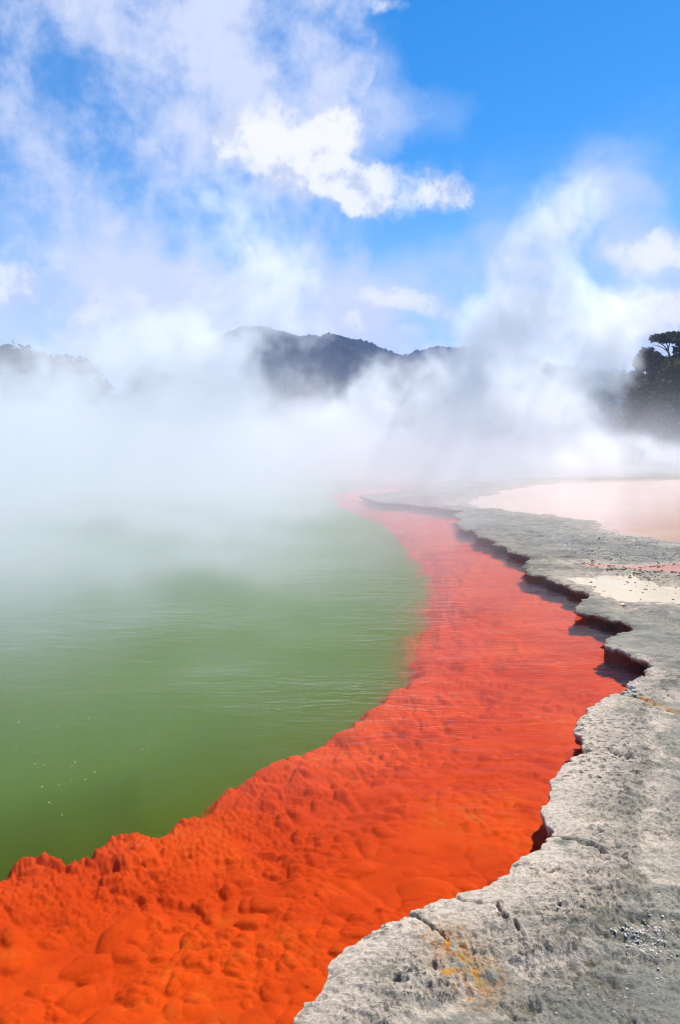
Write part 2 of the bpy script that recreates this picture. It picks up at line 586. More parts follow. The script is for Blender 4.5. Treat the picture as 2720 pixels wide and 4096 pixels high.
m_rock, nt, out = new_mat('grey_sinter')
p = pos(nt)
a_shore, a_rough, a_crk, a_stn, a_wet, a_und, a_dk, a_band, a_in = (attr(nt, k) for k in ('shore', 'rough', 'crack', 'stain', 'wet', 'under', 'pit_tone', 'band', 'inner'))
n1 = noise(nt, p, 2.2, 5, .6)
n2 = noise(nt, vmad(nt, p, (1, 1.9, 1), (0, 0, 0)), 8, 7, .68, .3)
n3 = noise(nt, p, 90, 5, .7)
n4 = noise(nt, vmad(nt, p, (1, 1.5, 1), (3, 1, 0)), 30, 6, .66)
n5 = noise(nt, vmad(nt, p, (1, 1.5, 1), (9, 4, 0)), 4.2, 6, .64, .4)
base_c = mixc(nt, n2.step(.40, .60), (.155, .142, .098), (.375, .34, .25))
n7 = noise(nt, vmad(nt, p, (.4, 2.2, 1), (2, 7, 0)), 2.6, 6, .68, .3)
base_c = mixc(nt, n7.step(.47, .57) * .75, base_c, (.115, .105, .078))
base_c = mixc(nt, (n1.step(.45, .58) * 0.45 + a_in * .5).clamp(), base_c, (.30, .282, .23))
rimw = (a_shore.step(1.25, 0.0) * .55 + n5 * 1.0 + n2 * .35 + n4 * .15).step(1.06, 1.26)
base_c = mixc(nt, (rimw * a_shore.step(1.6, .7) * .95).clamp(), base_c, (.64, .525, .42))
base_c = mixc(nt, (n4.step(.51, .60) * (a_rough * 0.8 + .2)).clamp(), base_c, (.075, .07, .052))
base_c = mixc(nt, (n5.step(.53, .62) * a_shore.step(.25, .7) * .5).clamp(), base_c, (.13, .125, .098))
base_c = mixc(nt, (a_band * n2.step(.3, .55) * .5).clamp(), base_c, (.14, .138, .115))
n8 = noise(nt, vmad(nt, p, (1, 1.4, 1), (4, 4, 0)), 1.35, 5, .62, .5)
base_c = mixc(nt, (n8.step(.47, .60) * a_shore.step(.15, .9) * .6).clamp(), base_c, (.135, .133, .115))
base_c = mixc(nt, n3.step(.40, .60), mixc(nt, 1.0, base_c, (.74, .74, .72), 'MULTIPLY'), base_c)
base_c = mixc(nt, n4.step(.60, .68) * n3.step(.4, .6) * .4, base_c, (.62, .54, .45))
base_c = mixc(nt, (a_wet * n2.step(.35, .6) * .75).clamp(), base_c, (.46, .345, .225))
base_c = mixc(nt, (n1.step(.52, .66) * n4.step(.42, .6) * .35).clamp(), base_c, (.34, .29, .17))
base_c = mixc(nt, (a_dk * n4.step(.3, .6) * .8).clamp(), base_c, (.11, .095, .055))  # darker brown inside the traced pits
base_c = mixc(nt, (a_stn * 1.3 * n4.step(.25, .5)).clamp(), base_c, mixc(nt, n4.step(.45, .62), (.46, .25, .03), (.55, .13, .008)))
base_c = mixc(nt, (a_crk * .8).clamp(), base_c, (.10, .08, .05))
base_c = mixc(nt, (a_und.step(.25, .8) * .85).clamp(), base_c, (.14, .055, .03))  # undercut: orange mineral stain, with orange bounce light put into the colour
base_c = mixc(nt, 1.0, base_c, (1.0, .975, .92), 'MULTIPLY')
hgt = n3 * 0.45 + n4 * 1.0 + n2 * 0.6
principled(nt, out, base_c, (a_wet * -0.45 + 0.92).clamp(), .3, bump(nt, hgt, .9, .012))

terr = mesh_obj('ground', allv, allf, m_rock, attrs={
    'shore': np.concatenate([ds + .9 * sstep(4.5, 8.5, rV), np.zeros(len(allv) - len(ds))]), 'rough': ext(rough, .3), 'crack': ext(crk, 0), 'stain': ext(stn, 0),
    'wet': ext(wet, 0), 'under': under, 'pit_tone': ext(dk, 0), 'band': ext(band, 0), 'inner': ext(inner, 0)})
tag(terr, 'grey and white sinter terrace with an undercut ledge along the hot pool', 'ground', kind='structure')
print('terrace', len(allv), len(allf), time.time() - T0)


# ------------------------------------------------------------------ the pool: bed, water
edge_d = [(0, 2010), (40, 1990), (100, 1978), (150, 1983), (210, 1968), (250, 1932), (310, 1912), (350, 1930), (395, 1918), (430, 1877), (480, 1868),
          (495, 1842), (560, 1798), (640, 1752), (740, 1716), (780, 1686), (850, 1640), (920, 1600), (975, 1565), (1000, 1500), (1020, 1440), (1040, 1370),
          (1035, 1320), (1000, 1280), (960, 1250), (930, 1215), (890, 1190), (840, 1172), (790, 1155), (755, 1143)]
Z_SHELF = -0.30
edge = [ground(x * D, y * D, Z_SHELF) for x, y in edge_d]
edge = [(-9, -1), (-5.5, 0.8), (-3.2, 2.2), (-2.4, 2.75)] + edge + [(0.3, 30.5), (4, 36), (12, 42), (20, 50), (22, 58)]
edge = np.array(edge)
_t = np.concatenate([[0], np.cumsum(np.hypot(*np.diff(edge, axis=0).T))])
_n = 260
_u = np.interp(np.linspace(0, 1, _n), np.linspace(0, 1, len(_t)), _t)
edge = np.stack([np.interp(_u, _t, edge[:, k]) for k in (0, 1)], 1)
soft = edge.copy()
for _ in range(120):
    soft[1:-1] = .25 * soft[:-2] + .5 * soft[1:-1] + .25 * soft[2:]
for _ in range(3):
    edge[1:-1] = .25 * edge[:-2] + .5 * edge[1:-1] + .25 * edge[2:]
deep_poly = np.concatenate([edge, np.array([(14, 66), (0, 70), (-20, 68), (-38, 59), (-48, 42), (-49, 20), (-40, 0), (-24, -11), (-12, -10)])])
bp = []
nr = 0
r_ = 0.5
rs = []
while r_ < 75:
    rs.append(r_)
    r_ += min(max(r_ * r_ / (781 * 2.0) * 1.25, 0.006 if r_ > 1.5 else .03), r_ * .05)
rs = np.array(rs)
az = np.concatenate([np.arange(-2.4, -0.47, .014), np.arange(-0.47, 0.44, 1.5 / 781), np.arange(.445, 1.2, .014)])
A, RR = np.meshgrid(az, rs)
bx, by = (np.sin(A) * RR).ravel(), (np.cos(A) * RR).ravel()
BP = np.stack([bx, by], 1)


def bed_height(BP):
    x, y = BP[:, 0], BP[:, 1]
    ed = np.where(inside(BP, deep_poly), -1, 1) * seg_dist(BP, edge)
    r = np.hypot(x, y)
    wx, wy = 0.035 * fbm(x * 4, y * 4, 2, 201), 0.035 * fbm(x * 4, y * 4, 2, 207)
    X_, Y_ = x + wx, y + wy

    def domes(scale, s, k, lo=.18, hi=.50, rot=0.0):
        c, q_ = math.cos(rot), math.sin(rot)
        f1, f2, cid = voronoi((X_ * c - Y_ * q_) * scale, (X_ * q_ + Y_ * c) * scale * 1.15, s, .75)
        rad = lo + (hi - lo) * (cid * 7.13 % 1.0)
        return np.clip(1 - (f1 / rad) ** 2, 0, 1) ** .62 * rad * k / scale * (.5 + cid)
    m0 = sstep(0.0, 0.5, fbm(x * .8, y * .8, 2, 249))
    m1 = sstep(-0.45, 0.25, fbm(x * .9, y * .9, 2, 251))
    m2 = sstep(-0.65, 0.05, fbm(x * 1.3, y * 1.3, 2, 261))
    m3 = sstep(-0.4, 0.2, fbm(x * 1.9, y * 1.9, 2, 271))
    z = np.maximum.reduce([domes(2.2, 209, .26) * m0, domes(3.7, 211, .36) * m1, domes(4.6, 213, .36, rot=.6) * m1, domes(7.0, 221, .5, rot=1.1) * m2, domes(8.6, 223, .5, rot=.3) * m2])
    z = z + .75 * np.maximum(domes(13.0, 231, .55, rot=.8), domes(17.0, 233, .55, rot=.2)) * m3
    d4 = np.maximum(domes(30.0, 241, .8, rot=.5), domes(38.0, 243, .8, rot=1.3))
    z = z * .88
    edgy = sstep(0.75, 0.1, ed)
    z = z + d4 * (0.30 * m3 + 1.1 * edgy) * sstep(9, 3, r) + 0.0045 * fbm(x * 40, y * 40, 3, 281) * (0.25 + 1.3 * edgy)
    z = z + 0.03 * fbm(x * .7, y * .7, 3, 291) + 0.02 * fbm(x * 2.5, y * 2.5, 2, 295)
    # low cracks and seams across the shelf
    for L in (crop([(310, 370), (500, 590), (640, 650), (730, 930)], 0, 2900, S6), crop([(1230, 570), (1000, 600), (820, 640), (600, 660)], 0, 2900, S6),
              crop([(180, 120), (250, 190), (300, 250), (400, 270)], 1160, 3000, 1560 / 1568), crop([(0, 470), (100, 500), (230, 540), (330, 630), (370, 700)], 1160, 3000, 1560 / 1568)):
        Lg = np.array([ground(a_, b_, Z_SHELF) for a_, b_ in L])
        dl = seg_dist(np.stack([X_, Y_], 1), Lg)
        z = z + 0.010 * np.exp(-(dl / .035) ** 2) - .008 * np.exp(-((dl - .045) / .02) ** 2)
    # mounds along the lip of the shelf, then the drop
    lump = fbm(x * 2.2, y * 2.2, 2, 301)
    z = z + 0.034 * np.exp(-((ed - .22) / .22) ** 2) * (0.6 + lump)
    e2 = ed + .032 * fbm(x * 4, y * 4, 3, 311)
    drop = np.where(e2 < 0, -e2 * (1.3 - 1.0 * sstep(4, 8, r)), 0)
    drop = drop + np.where(e2 < -1.2, (-e2 - 1.2) * 1.2, 0)
    z = Z_SHELF - .04 + z - np.minimum(drop, 3.2)
    z = np.minimum(z, Z_WATER - 0.015)
    return z, ed


bz, bed_ed = bed_height(BP)
bank = shore_dist(BP)
shal = 1 - sstep(0.0, 1.3, bank)
bz = np.minimum(bz * (1 - shal) + (bz * .55 - .045) * shal, Z_WATER - .02)
nA, nR = len(az), len(rs)
idx = np.arange(nA * nR).reshape(nR, nA)
quads = np.stack([idx[:-1, :-1], idx[:-1, 1:], idx[1:, 1:], idx[1:, :-1]], -1).reshape(-1, 4)
ctr = BP[quads].mean(1)
keep = inside(ctr, SH) | (shore_dist(ctr) < 0.6)
quads = quads[keep]
used = np.zeros(len(BP), bool); used[quads.ravel()] = True
remap = np.cumsum(used) - 1
quads = remap[quads][:, ::-1]

m_bed, nt, out = new_mat('orange_precipitate')
p = pos(nt)
n1 = noise(nt, p, 1.4, 4, .6)
n2 = noise(nt, p, 11, 5, .6)
n3 = noise(nt, p, 60, 4, .6)
n6 = noise(nt, p, 190, 3, .6)
cb = mixc(nt, n1.step(.35, .68), (.44, .037, .0003), (.53, .055, .0006))
cb = mixc(nt, n2.step(.45, .75) * .5, cb, (.30, .024, .0008))
cb = mixc(nt, n1.step(.62, .72) * n2.step(.5, .62) * .45, cb, (.26, .085, .015))
cb = mixc(nt, n6.step(.42, .62) * .35, cb, mixc(nt, 1.0, cb, (.62, .55, .5), 'MULTIPLY'))
cb = mixc(nt, (n2.step(.50, .66) * n1.step(.46, .60) * .45).clamp(), cb, (.56, .10, .004))
principled(nt, out, cb, .9, .1, bump(nt, n3 * 0.6 + n2 * .5 + n6 * .5, .5, .008))
bed = mesh_obj('pool_bed', np.column_stack([BP, bz])[used], quads, m_bed)
tag(bed, 'orange lumpy mineral shelf under the clear shallow water', 'pool bed', kind='structure')

# the floor far below
m_deep, nt, out = new_mat('deep_floor')
principled(nt, out, (.06, .10, .02), .9, .1)
fl = mesh_obj('pool_floor', [(-62, -16, -3.6), (32, -16, -3.6), (32, 82, -3.6), (-62, 82, -3.6)], [(0, 1, 2, 3)], m_deep)
tag(fl, 'deep floor of the pool', 'pool floor', kind='structure')

# green turbid water beyond the shelf
ecl = edge[:]
tg = np.gradient(soft, axis=0); tg /= np.hypot(tg[:, 0], tg[:, 1])[:, None]
en = np.stack([-tg[:, 1], tg[:, 0]], 1)
if not inside((soft[90] + en[90] * .6)[None], deep_poly)[0]: en = -en
er = np.clip(np.hypot(edge[:, 0], edge[:, 1]), 2, 30)
top_e = soft + en * np.minimum(0.03 * er + .004 * er ** 3, 3.5)[:, None]
mid_e = soft - en * (0.05 + .01 * er)[:, None]
low_e = soft - en * (0.06 + .01 * er)[:, None]
rest = deep_poly[len(edge):]
rg = [np.column_stack([np.concatenate([top_e, rest]), np.full(len(deep_poly), Z_WATER - .004)]),
      np.column_stack([np.concatenate([mid_e, rest]), np.full(len(deep_poly), -0.42)]),
      np.column_stack([np.concatenate([low_e, rest]), np.full(len(deep_poly), -3.5)])]
n_ = len(deep_poly)
ff = [list(range(n_)), list(range(2 * n_, 3 * n_))[::-1]]
for k in range(2):
    for i in range(n_):
        j = (i + 1) % n_
        ff.append([k * n_ + j, k * n_ + i, (k + 1) * n_ + i, (k + 1) * n_ + j])
m_turb, nt, out = new_mat('turbid_green_water')
vp = nt.nodes.new('ShaderNodeVolumePrincipled')
vp.inputs['Color'].default_value = (.25, .41, .05, 1)
vp.inputs['Density'].default_value = 4.0
nt.links.new(vp.outputs[0], out.inputs['Volume'])
turb = mesh_obj('green_water', np.concatenate(rg), ff, m_turb, smooth=False)
bmm = bmesh.new(); bmm.from_mesh(turb.data); bmesh.ops.triangulate(bmm, faces=bmm.faces[:]); bmesh.ops.recalc_face_normals(bmm, faces=bmm.faces[:]); bmm.to_mesh(turb.data); bmm.free()
tag(turb, 'cloudy green water in the deep part of the pool', 'water', kind='structure')

# surface sheet
m_w, nt, out = new_mat('water_surface')
p = pos(nt)
w1 = noise(nt, vmad(nt, p, (.55, 1.5, 1), (0, 0, 0)), 3.0, 4, .55, .5)
w2 = noise(nt, vmad(nt, p, (.7, 1.6, 1), (5, 2, 0)), 11.0, 3, .5, .3)
patch = noise(nt, p, .35, 2, .5).step(.4, .62)
sepw = nt.nodes.new('ShaderNodeSeparateXYZ'); nt.links.new(p, sepw.inputs[0])
breeze = X(nt, sepw.outputs[1]).step(2.8, 6.5, .12, 1.0)
nb = bump(nt, (w1 * (patch * .8 + .25) + w2 * (patch * .3 + .06)) * breeze, .9, .045)
fr = nt.nodes.new('ShaderNodeFresnel'); fr.inputs['IOR'].default_value = 1.33; nt.links.new(nb, fr.inputs['Normal'])
gl = nt.nodes.new('ShaderNodeBsdfGlossy'); gl.inputs['Roughness'].default_value = .04; nt.links.new(nb, gl.inputs['Normal'])
tr = nt.nodes.new('ShaderNodeBsdfTransparent')
mx = nt.nodes.new('ShaderNodeMixShader')
nt.links.new(((X(nt, fr.outputs[0]) - .06) * .62).clamp().s, mx.inputs[0]); nt.links.new(tr.outputs[0], mx.inputs[1]); nt.links.new(gl.outputs[0], mx.inputs[2])
nt.links.new(mx.outputs[0], out.inputs[0])
wat = mesh_obj('pool_water', [(-62, -16, Z_WATER), (32, -16, Z_WATER), (32, 82, Z_WATER), (-62, 82, Z_WATER)], [(0, 1, 2, 3)], m_w, smooth=False)
tag(wat, 'clear rippled surface of the steaming hot pool', 'water', kind='structure')

# milky basins on the terrace
def basin(name, poly, z, c1, c2, label, grow):
    m, nt, out = new_mat(name + '_water')
    p = pos(nt)
    nn = noise(nt, vmad(nt, p, (.6, 1, 1), (0, 0, 0)), .9, 4, .6)
    ripple = noise(nt, vmad(nt, p, (.7, 1.8, 1), (0, 0, 0)), 9, 2, .5)
    b = principled(nt, out, mixc(nt, nn.step(.35, .65), c1, c2), .12, .35, bump(nt, ripple, .15, .01))
    L = np.array(poly); c = L.mean(0)
    tg = np.roll(L, -1, 0) - np.roll(L, 1, 0); tg /= np.hypot(tg[:, 0], tg[:, 1])[:, None]
    nn_ = np.stack([tg[:, 1], -tg[:, 0]], 1)
    if inside((L[2] + nn_[2] * .01)[None], L)[0]: nn_ = -nn_
    L = L + nn_ * grow
    o = mesh_obj(name, np.column_stack([L, np.full(len(L), z)]), [list(range(len(L)))], m, smooth=False)
    bmm = bmesh.new(); bmm.from_mesh(o.data); bmesh.ops.triangulate(bmm, faces=bmm.faces[:])
    bmesh.ops.recalc_face_normals(bmm, faces=bmm.faces[:])
    for f in bmm.faces:
        if f.normal.z < 0: f.normal_flip()
    bmm.to_mesh(o.data); bmm.free()
    tag(o, label, 'shallow water', kind='structure')
    return o


basin('peach_shallow_water', peach, -.016, (.58, .275, .155), (.60, .36, .19), 'broad pale peach sheet of shallow water on the far terrace', .25)
basin('cream_shallow_water', cream, -.020, (.60, .45, .25), (.60, .48, .31), 'cream coloured shallow basin behind the pool ledge', .12)
basin('salmon_shallow_water', salmon, -.018, (.55, .20, .12), (.56, .27, .19), 'thin salmon pink rivulet across the terrace', .05)
print('pool', time.time() - T0)

# ------------------------------------------------------------------ sun and sky
SUN_EL, SUN_AZ = R(61), R(52)                  # azimuth to the right of straight ahead
sd_ = Vector((math.sin(SUN_AZ) * math.cos(SUN_EL), math.cos(SUN_AZ) * math.cos(SUN_EL), math.sin(SUN_EL)))
sl = bpy.data.lights.new('sun', 'SUN'); sl.energy = 4.8; sl.angle = R(.53); sl.color = (1, .965, .91)
so = bpy.data.objects.new('sun', sl); col.objects.link(so)
so.rotation_euler = sd_.to_track_quat('Z', 'Y').to_euler()
so.location = (0, 0, 50)
w = bpy.data.worlds.new('World'); sc.world = w; w.use_nodes = True
nt = w.node_tree; nt.nodes.clear()
wo = nt.nodes.new('ShaderNodeOutputWorld'); bg = nt.nodes.new('ShaderNodeBackground')
sky = nt.nodes.new('ShaderNodeTexSky'); sky.sky_type = 'NISHITA'; sky.sun_disc = False
sky.sun_elevation = SUN_EL; sky.sun_rotation = SUN_AZ; sky.altitude = 300; sky.air_density = 1.0; sky.dust_density = .3; sky.ozone_density = 2.5
bg.inputs['Strength'].default_value = .10
nt.links.new(bg.outputs[0], wo.inputs['Surface'])
tc = nt.nodes.new('ShaderNodeTexCoord')
dirv = tc.outputs['Generated']
sep = nt.nodes.new('ShaderNodeSeparateXYZ'); nt.links.new(dirv, sep.inputs[0])
dx_, dy_, dz_ = (X(nt, s) for s in sep.outputs)
azm = dx_._m('ARCTAN2', dy_)
elv = dz_._m('ARCSINE')
wn = noise(nt, dirv, 9, 6, .58, .15, colour=True)
wv = vmad(nt, wn, (1, 1, 1), (-.5, -.5, -.5))
cb_ = nt.nodes.new('ShaderNodeCombineXYZ'); nt.links.new(azm.s, cb_.inputs[0]); nt.links.new(elv.s, cb_.inputs[1])
wa = nt.nodes.new('ShaderNodeVectorMath'); wa.operation = 'MULTIPLY_ADD'
nt.links.new(wv, wa.inputs[0]); wa.inputs[1].default_value = (.16, .10, 0); nt.links.new(cb_.outputs[0], wa.inputs[2])
ae = wa.outputs[0]
PXR = D / FPX


def sky_blobs(lst):
    tot = None
    for x, y, rx, ry, a in lst:
        cx, cy = azel(x, y)
        rx, ry = rx * PXR, ry * PXR
        q = vmad(nt, ae, (1 / rx, 1 / ry, 0), (-cx / rx, -cy / ry, 0))
        d = vdot(nt, q, q)
        f = d.ma(-a, a).max(0)
        tot = f if tot is None else tot + f
    return tot


cumulus = sky_blobs([(640, 320, 190, 100, 1.5), (770, 340, 100, 100, 1.2), (560, 385, 190, 100, 1.0), (700, 430, 160, 60, .9), (900, 425, 250, 74, 1.3), (820, 415, 130, 60, 1.1), (1050, 445, 80, 50, 1.1),
                     (960, 692, 200, 42, 1.4), (805, 766, 66, 42, 1.3), (930, 772, 110, 26, .6), (1525, 580, 120, 50, 1.5),
                     (370, 738, 220, 60, 1.3), (110, 640, 210, 80, .8), (30, 690, 140, 70, .9), (1400, 745, 340, 95, 1.2), (1560, 720, 130, 60, .9),
                     (250, 800, 440, 70, .8), (870, -4, 60, 20, 1.0)])
cn = noise(nt, dirv, 15, 8, .66)
cloud = ((cn - .5) * 2.7 + cumulus - .45).step(-.15, 1.5)
cloud = cloud * cumulus.step(0, .35)
veil = sky_blobs([(300, 250, 640, 460, 1.5), (690, 60, 150, 330, 1.3), (130, 520, 420, 330, 1.1), (560, 560, 300, 260, 1.0), (1280, 480, 240, 190, .4),
                  (1480, 420, 190, 230, .3), (980, 270, 150, 80, .28), (1100, 700, 800, 170, .6), (300, 760, 800, 200, .8), (1000, 920, 1200, 230, .8)])
vn = noise(nt, dirv, 6.5, 8, .60, .1)
veilm = (veil.step(.05, .85) * (vn.step(.355, .60, .08, 1.0))).clamp()
hs = nt.nodes.new('ShaderNodeHueSaturation'); hs.inputs['Saturation'].default_value = 1.45; hs.inputs['Value'].default_value = 1.24
nt.links.new(sky.outputs[0], hs.inputs['Color'])
low = mixc(nt, elv.step(.36, .02, 0, .55), hs.outputs[0], (4.0, 5.9, 8.6))
vc = mixc(nt, veilm * .9, low, (5.9, 6.3, 7.5))
cu = noise(nt, vmad(nt, dirv, (1, 1, 1), (.006, .004, .022)), 17, 5, .6)
ccol = mixc(nt, ((cn - cu) * 3.0 + cloud * .55 + .15).step(.1, .8), (4.9, 5.4, 6.5), (7.9, 7.95, 8.1))
fc = mixc(nt, cloud * .92, vc, ccol)
nt.links.new(fc, bg.inputs['Color'])

# ------------------------------------------------------------------ hills under forest
def ridge(dpts, Y):
    p_ = [at(x, y, Y) for x, y in dpts]
    return np.array([(q[0], q[2]) for q in p_])


m_for, nt, out = new_mat('forest_canopy')
p = pos(nt)
n1 = noise(nt, p, .02, 3, .5); n2 = noise(nt, p, .12, 4, .6); n3 = noise(nt, p, .6, 4, .65)
cf = mixc(nt, n2.step(.35, .65), (.009, .022, .028), (.028, .056, .052))
cf = mixc(nt, n3.step(.4, .7) * .6, cf, (.012, .02, .022))
cf = mixc(nt, n1.step(.55, .7) * .4, cf, (.04, .06, .04))
principled(nt, out, cf, .95, .1, bump(nt, n3, .9, 3.0))


def hill(name, prof, Y0, depth, dome, label):
    """forested hill: crest line along prof at distance Y0 + depth, slope down towards the viewer"""
    x0, x1 = prof[0, 0], prof[-1, 0]
    nx = int(min(700, (x1 - x0) / (dome * .22)))
    ny = 110
    xs = np.linspace(x0, x1, nx)
    k = np.linspace(0, 1.5, ny)
    XX, KK = np.meshgrid(xs, k)
    crest = np.interp(XX, prof[:, 0], prof[:, 1])
    sl_ = np.where(KK < 1, sstep(-.15, 1.0, KK) * .92 + .08 * KK, 1 - (KK - 1) * .8)
    YY = Y0 + KK * depth
    spur = 0.12 * fbm(XX / 70, YY / 160, 3, 401)
    Z = crest * np.clip(sl_ + spur * np.sin(np.pi * np.clip(KK, 0, 1)), -.2, 2)
    wx = XX + dome * .4 * fbm(XX / dome / 2, YY / dome / 2, 2, 405)
    f1, f2, cid = voronoi(wx.ravel() / dome, YY.ravel() / dome, 411)
    Zc = np.sqrt(np.clip(1 - (f1 * 1.25) ** 2, 0, 1)) * dome * (.3 + .5 * cid)
    g1, g2, gid = voronoi(wx.ravel() / dome * 2.4, YY.ravel() / dome * 2.4, 415)
    Zc = Zc + np.sqrt(np.clip(1 - (g1 * 1.2) ** 2, 0, 1)) * dome * .25 * gid + .25 * dome * fbm(XX.ravel() / dome * 3, YY.ravel() / dome * 3, 2, 421)
    V = np.column_stack([XX.ravel(), YY.ravel(), Z.ravel() + Zc - dome * .5])
    idx = np.arange(nx * ny).reshape(ny, nx)
    Q = np.stack([idx[:-1, :-1], idx[:-1, 1:], idx[1:, 1:], idx[1:, :-1]], -1).reshape(-1, 4)
    o = mesh_obj(name, V, Q, m_for)
    tag(o, label, 'hill', kind='structure')
    return o


hill('wooded_hill', ridge([(-60, 900), (120, 930), (300, 925), (430, 868), (500, 812), (548, 772), (570, 763), (605, 760), (650, 767), (690, 780), (760, 783), (800, 793), (830, 798), (870, 811),
                           (900, 820), (935, 828), (1000, 850), (1100, 890), (1250, 940)], 620), 330, 290, 5.0, 'dark blue-green hill covered in forest behind the steam')
hill('far_hill', ridge([(820, 900), (900, 836), (960, 810), (1000, 802), (1080, 806), (1160, 822), (1300, 850), (1500, 880), (1700, 900)], 950), 700, 250, 8.0,
     'paler distant hill to the right of the main hill')

# ------------------------------------------------------------------ trees
m_bark, nt, out = new_mat('bark')
p = pos(nt)
principled(nt, out, mixc(nt, noise(nt, vmad(nt, p, (6, 6, 1.5), (0, 0, 0)), 3, 4, .6).step(.35, .65), (.06, .045, .035), (.16, .13, .10)), .95, .1)


def leaf_mat(name, a, b, c):
    m, nt, out = new_mat(name)
    p = pos(nt)
    n1 = noise(nt, p, .8, 3, .6); n2 = noise(nt, p, 5, 3, .6)
    cc = mixc(nt, n1.step(.38, .62), a, b)
    cc = mixc(nt, n2.step(.5, .75) * .6, cc, c)
    principled(nt, out, cc, .8, .2)
    return m


m_leaf = leaf_mat('dark_leaves', (.028, .045, .022), (.05, .075, .03), (.075, .09, .035))
m_olive = leaf_mat('olive_leaves', (.06, .065, .015), (.10, .10, .02), (.13, .12, .03))
m_con = leaf_mat('conifer_needles', (.018, .032, .02), (.03, .05, .026), (.045, .06, .03))


def limb(vs, fs, a, b, r0, r1, n=6, bend=.12, segs=4):
    a, b = np.array(a, float), np.array(b, float)
    ax = b - a
    L = np.linalg.norm(ax)
    u = np.cross(ax, (0.3, .1, 1.0) if abs(ax[2]) < .9 * L else (1, 0, 0)); u /= np.linalg.norm(u)
    v = np.cross(ax, u); v /= np.linalg.norm(v)
    bw = (rng.random(2) - .5) * 2 * bend * L
    base = None
    for i in range(segs + 1):
        t = i / segs
        c = a + ax * t + (u * bw[0] + v * bw[1]) * math.sin(math.pi * t)
        r = r0 + (r1 - r0) * t
        b0 = len(vs)
        for k in range(n):
            th = 2 * math.pi * k / n
            vs.append(c + (u * math.cos(th) + v * math.sin(th)) * r)
        if base is not None:
            for k in range(n):
                fs.append((base + k, base + (k + 1) % n, b0 + (k + 1) % n, b0 + k))
        base = b0


def leaves(clumps, n, size, flat=.5):
    """many small leaf faces inside clumps (centre, radii)"""
    vol = np.array([c[1][0] * c[1][1] * c[1][2] for c in clumps]) ** .75
    cnt = np.maximum(1, (vol / vol.sum() * n)).astype(int)
    C = []
    for (c, r), k in zip(clumps, cnt):
        d = rng.normal(size=(k, 3)); d /= np.linalg.norm(d, axis=1)[:, None]
        q = rng.random(k) ** (1 / 2.2)
        sh = 1 + .25 * np.sin(d[:, 0] * 5 + c[0] * 3) * np.cos(d[:, 1] * 4 + c[2])
        C.append(np.array(c) + d * (q * sh)[:, None] * np.array(r))
    C = np.concatenate(C)
    k = len(C)
    u = rng.normal(size=(k, 3)); u /= np.linalg.norm(u, axis=1)[:, None]
    w_ = rng.normal(size=(k, 3)); w_[:, 2] += flat; v = np.cross(u, w_); v /= np.linalg.norm(v, axis=1)[:, None]
    s = size * (.6 + .8 * rng.random(k))[:, None]
    V = np.stack([C - u * s, C - v * s * .45, C + u * s, C + v * s * .45], 1).reshape(-1, 3)
    return V, np.arange(4 * k).reshape(k, 4)


def tree(name, base, limbs, clumps, n, size, mat, label, cat='tree', group=None):
    root = bpy.data.objects.new(name, None); col.objects.link(root); root.location = base
    root.empty_display_size = .5
    vs, fs = [], []
    for l in limbs: limb(vs, fs, *l)
    mesh_obj('trunk', vs, fs, m_bark, root)
    V, Fq = leaves(clumps, n, size)
    mesh_obj('crown', V, Fq, mat, root, smooth=False)
    tag(root, label, cat, group)
    return root


def rel(base, dx, dy, Y=None):
    q = at(dx, dy, Y or base[1])
    return (q[0] - base[0], q[1] - base[1], q[2] - base[2])


def px(Y): return Y / FPX * D                  # metres per survey pixel at distance Y


# the umbrella-crowned tree on the right bank
Y = 62; base = (at(1556, 900, Y)[0], Y, -.1); s = px(Y)
rl = lambda x, y, dy=0: tuple(np.array(rel(base, x, y)) + np.array((0, dy, 0)))
cl = [(rl(1530, 777), (26 * s, 1.4, 8 * s)), (rl(1553, 774, .4), (24 * s, 1.4, 9 * s)), (rl(1540, 786, -.5), (20 * s, 1.2, 6 * s)), (rl(1575, 780), (26 * s, 1.5, 12 * s)),
      (rl(1518, 779, .6), (13 * s, .8, 6 * s)), (rl(1590, 800), (28 * s, 1.5, 12 * s)), (rl(1562, 808), (9 * s, .8, 5 * s)), (rl(1575, 826), (30 * s, 1.4, 12 * s)),
      (rl(1540, 836), (24 * s, 1.4, 10 * s)), (rl(1515, 830, -.4), (15 * s, 1.0, 7 * s)), (rl(1600, 840), (40 * s, 2, 18 * s))]
lb = [((0, 0, -.3), rl(1550, 850), .26, .14, 8, .05, 6), (rl(1550, 850), rl(1541, 812), .13, .07, 6, .06), (rl(1541, 812), rl(1518, 790), .06, .025), (rl(1541, 812), rl(1532, 782), .05, .02),
      (rl(1541, 812), rl(1552, 780), .06, .02), (rl(1541, 812), rl(1506, 795), .05, .015), (rl(1550, 850), rl(1580, 800), .11, .04), (rl(1550, 850), rl(1520, 832), .08, .03), (rl(1580, 800), rl(1590, 780), .04, .02)]
tree('umbrella_tree', base, lb, cl, 5200, .17, m_leaf, 'tall dark tree with a flat umbrella crown above the right bank')


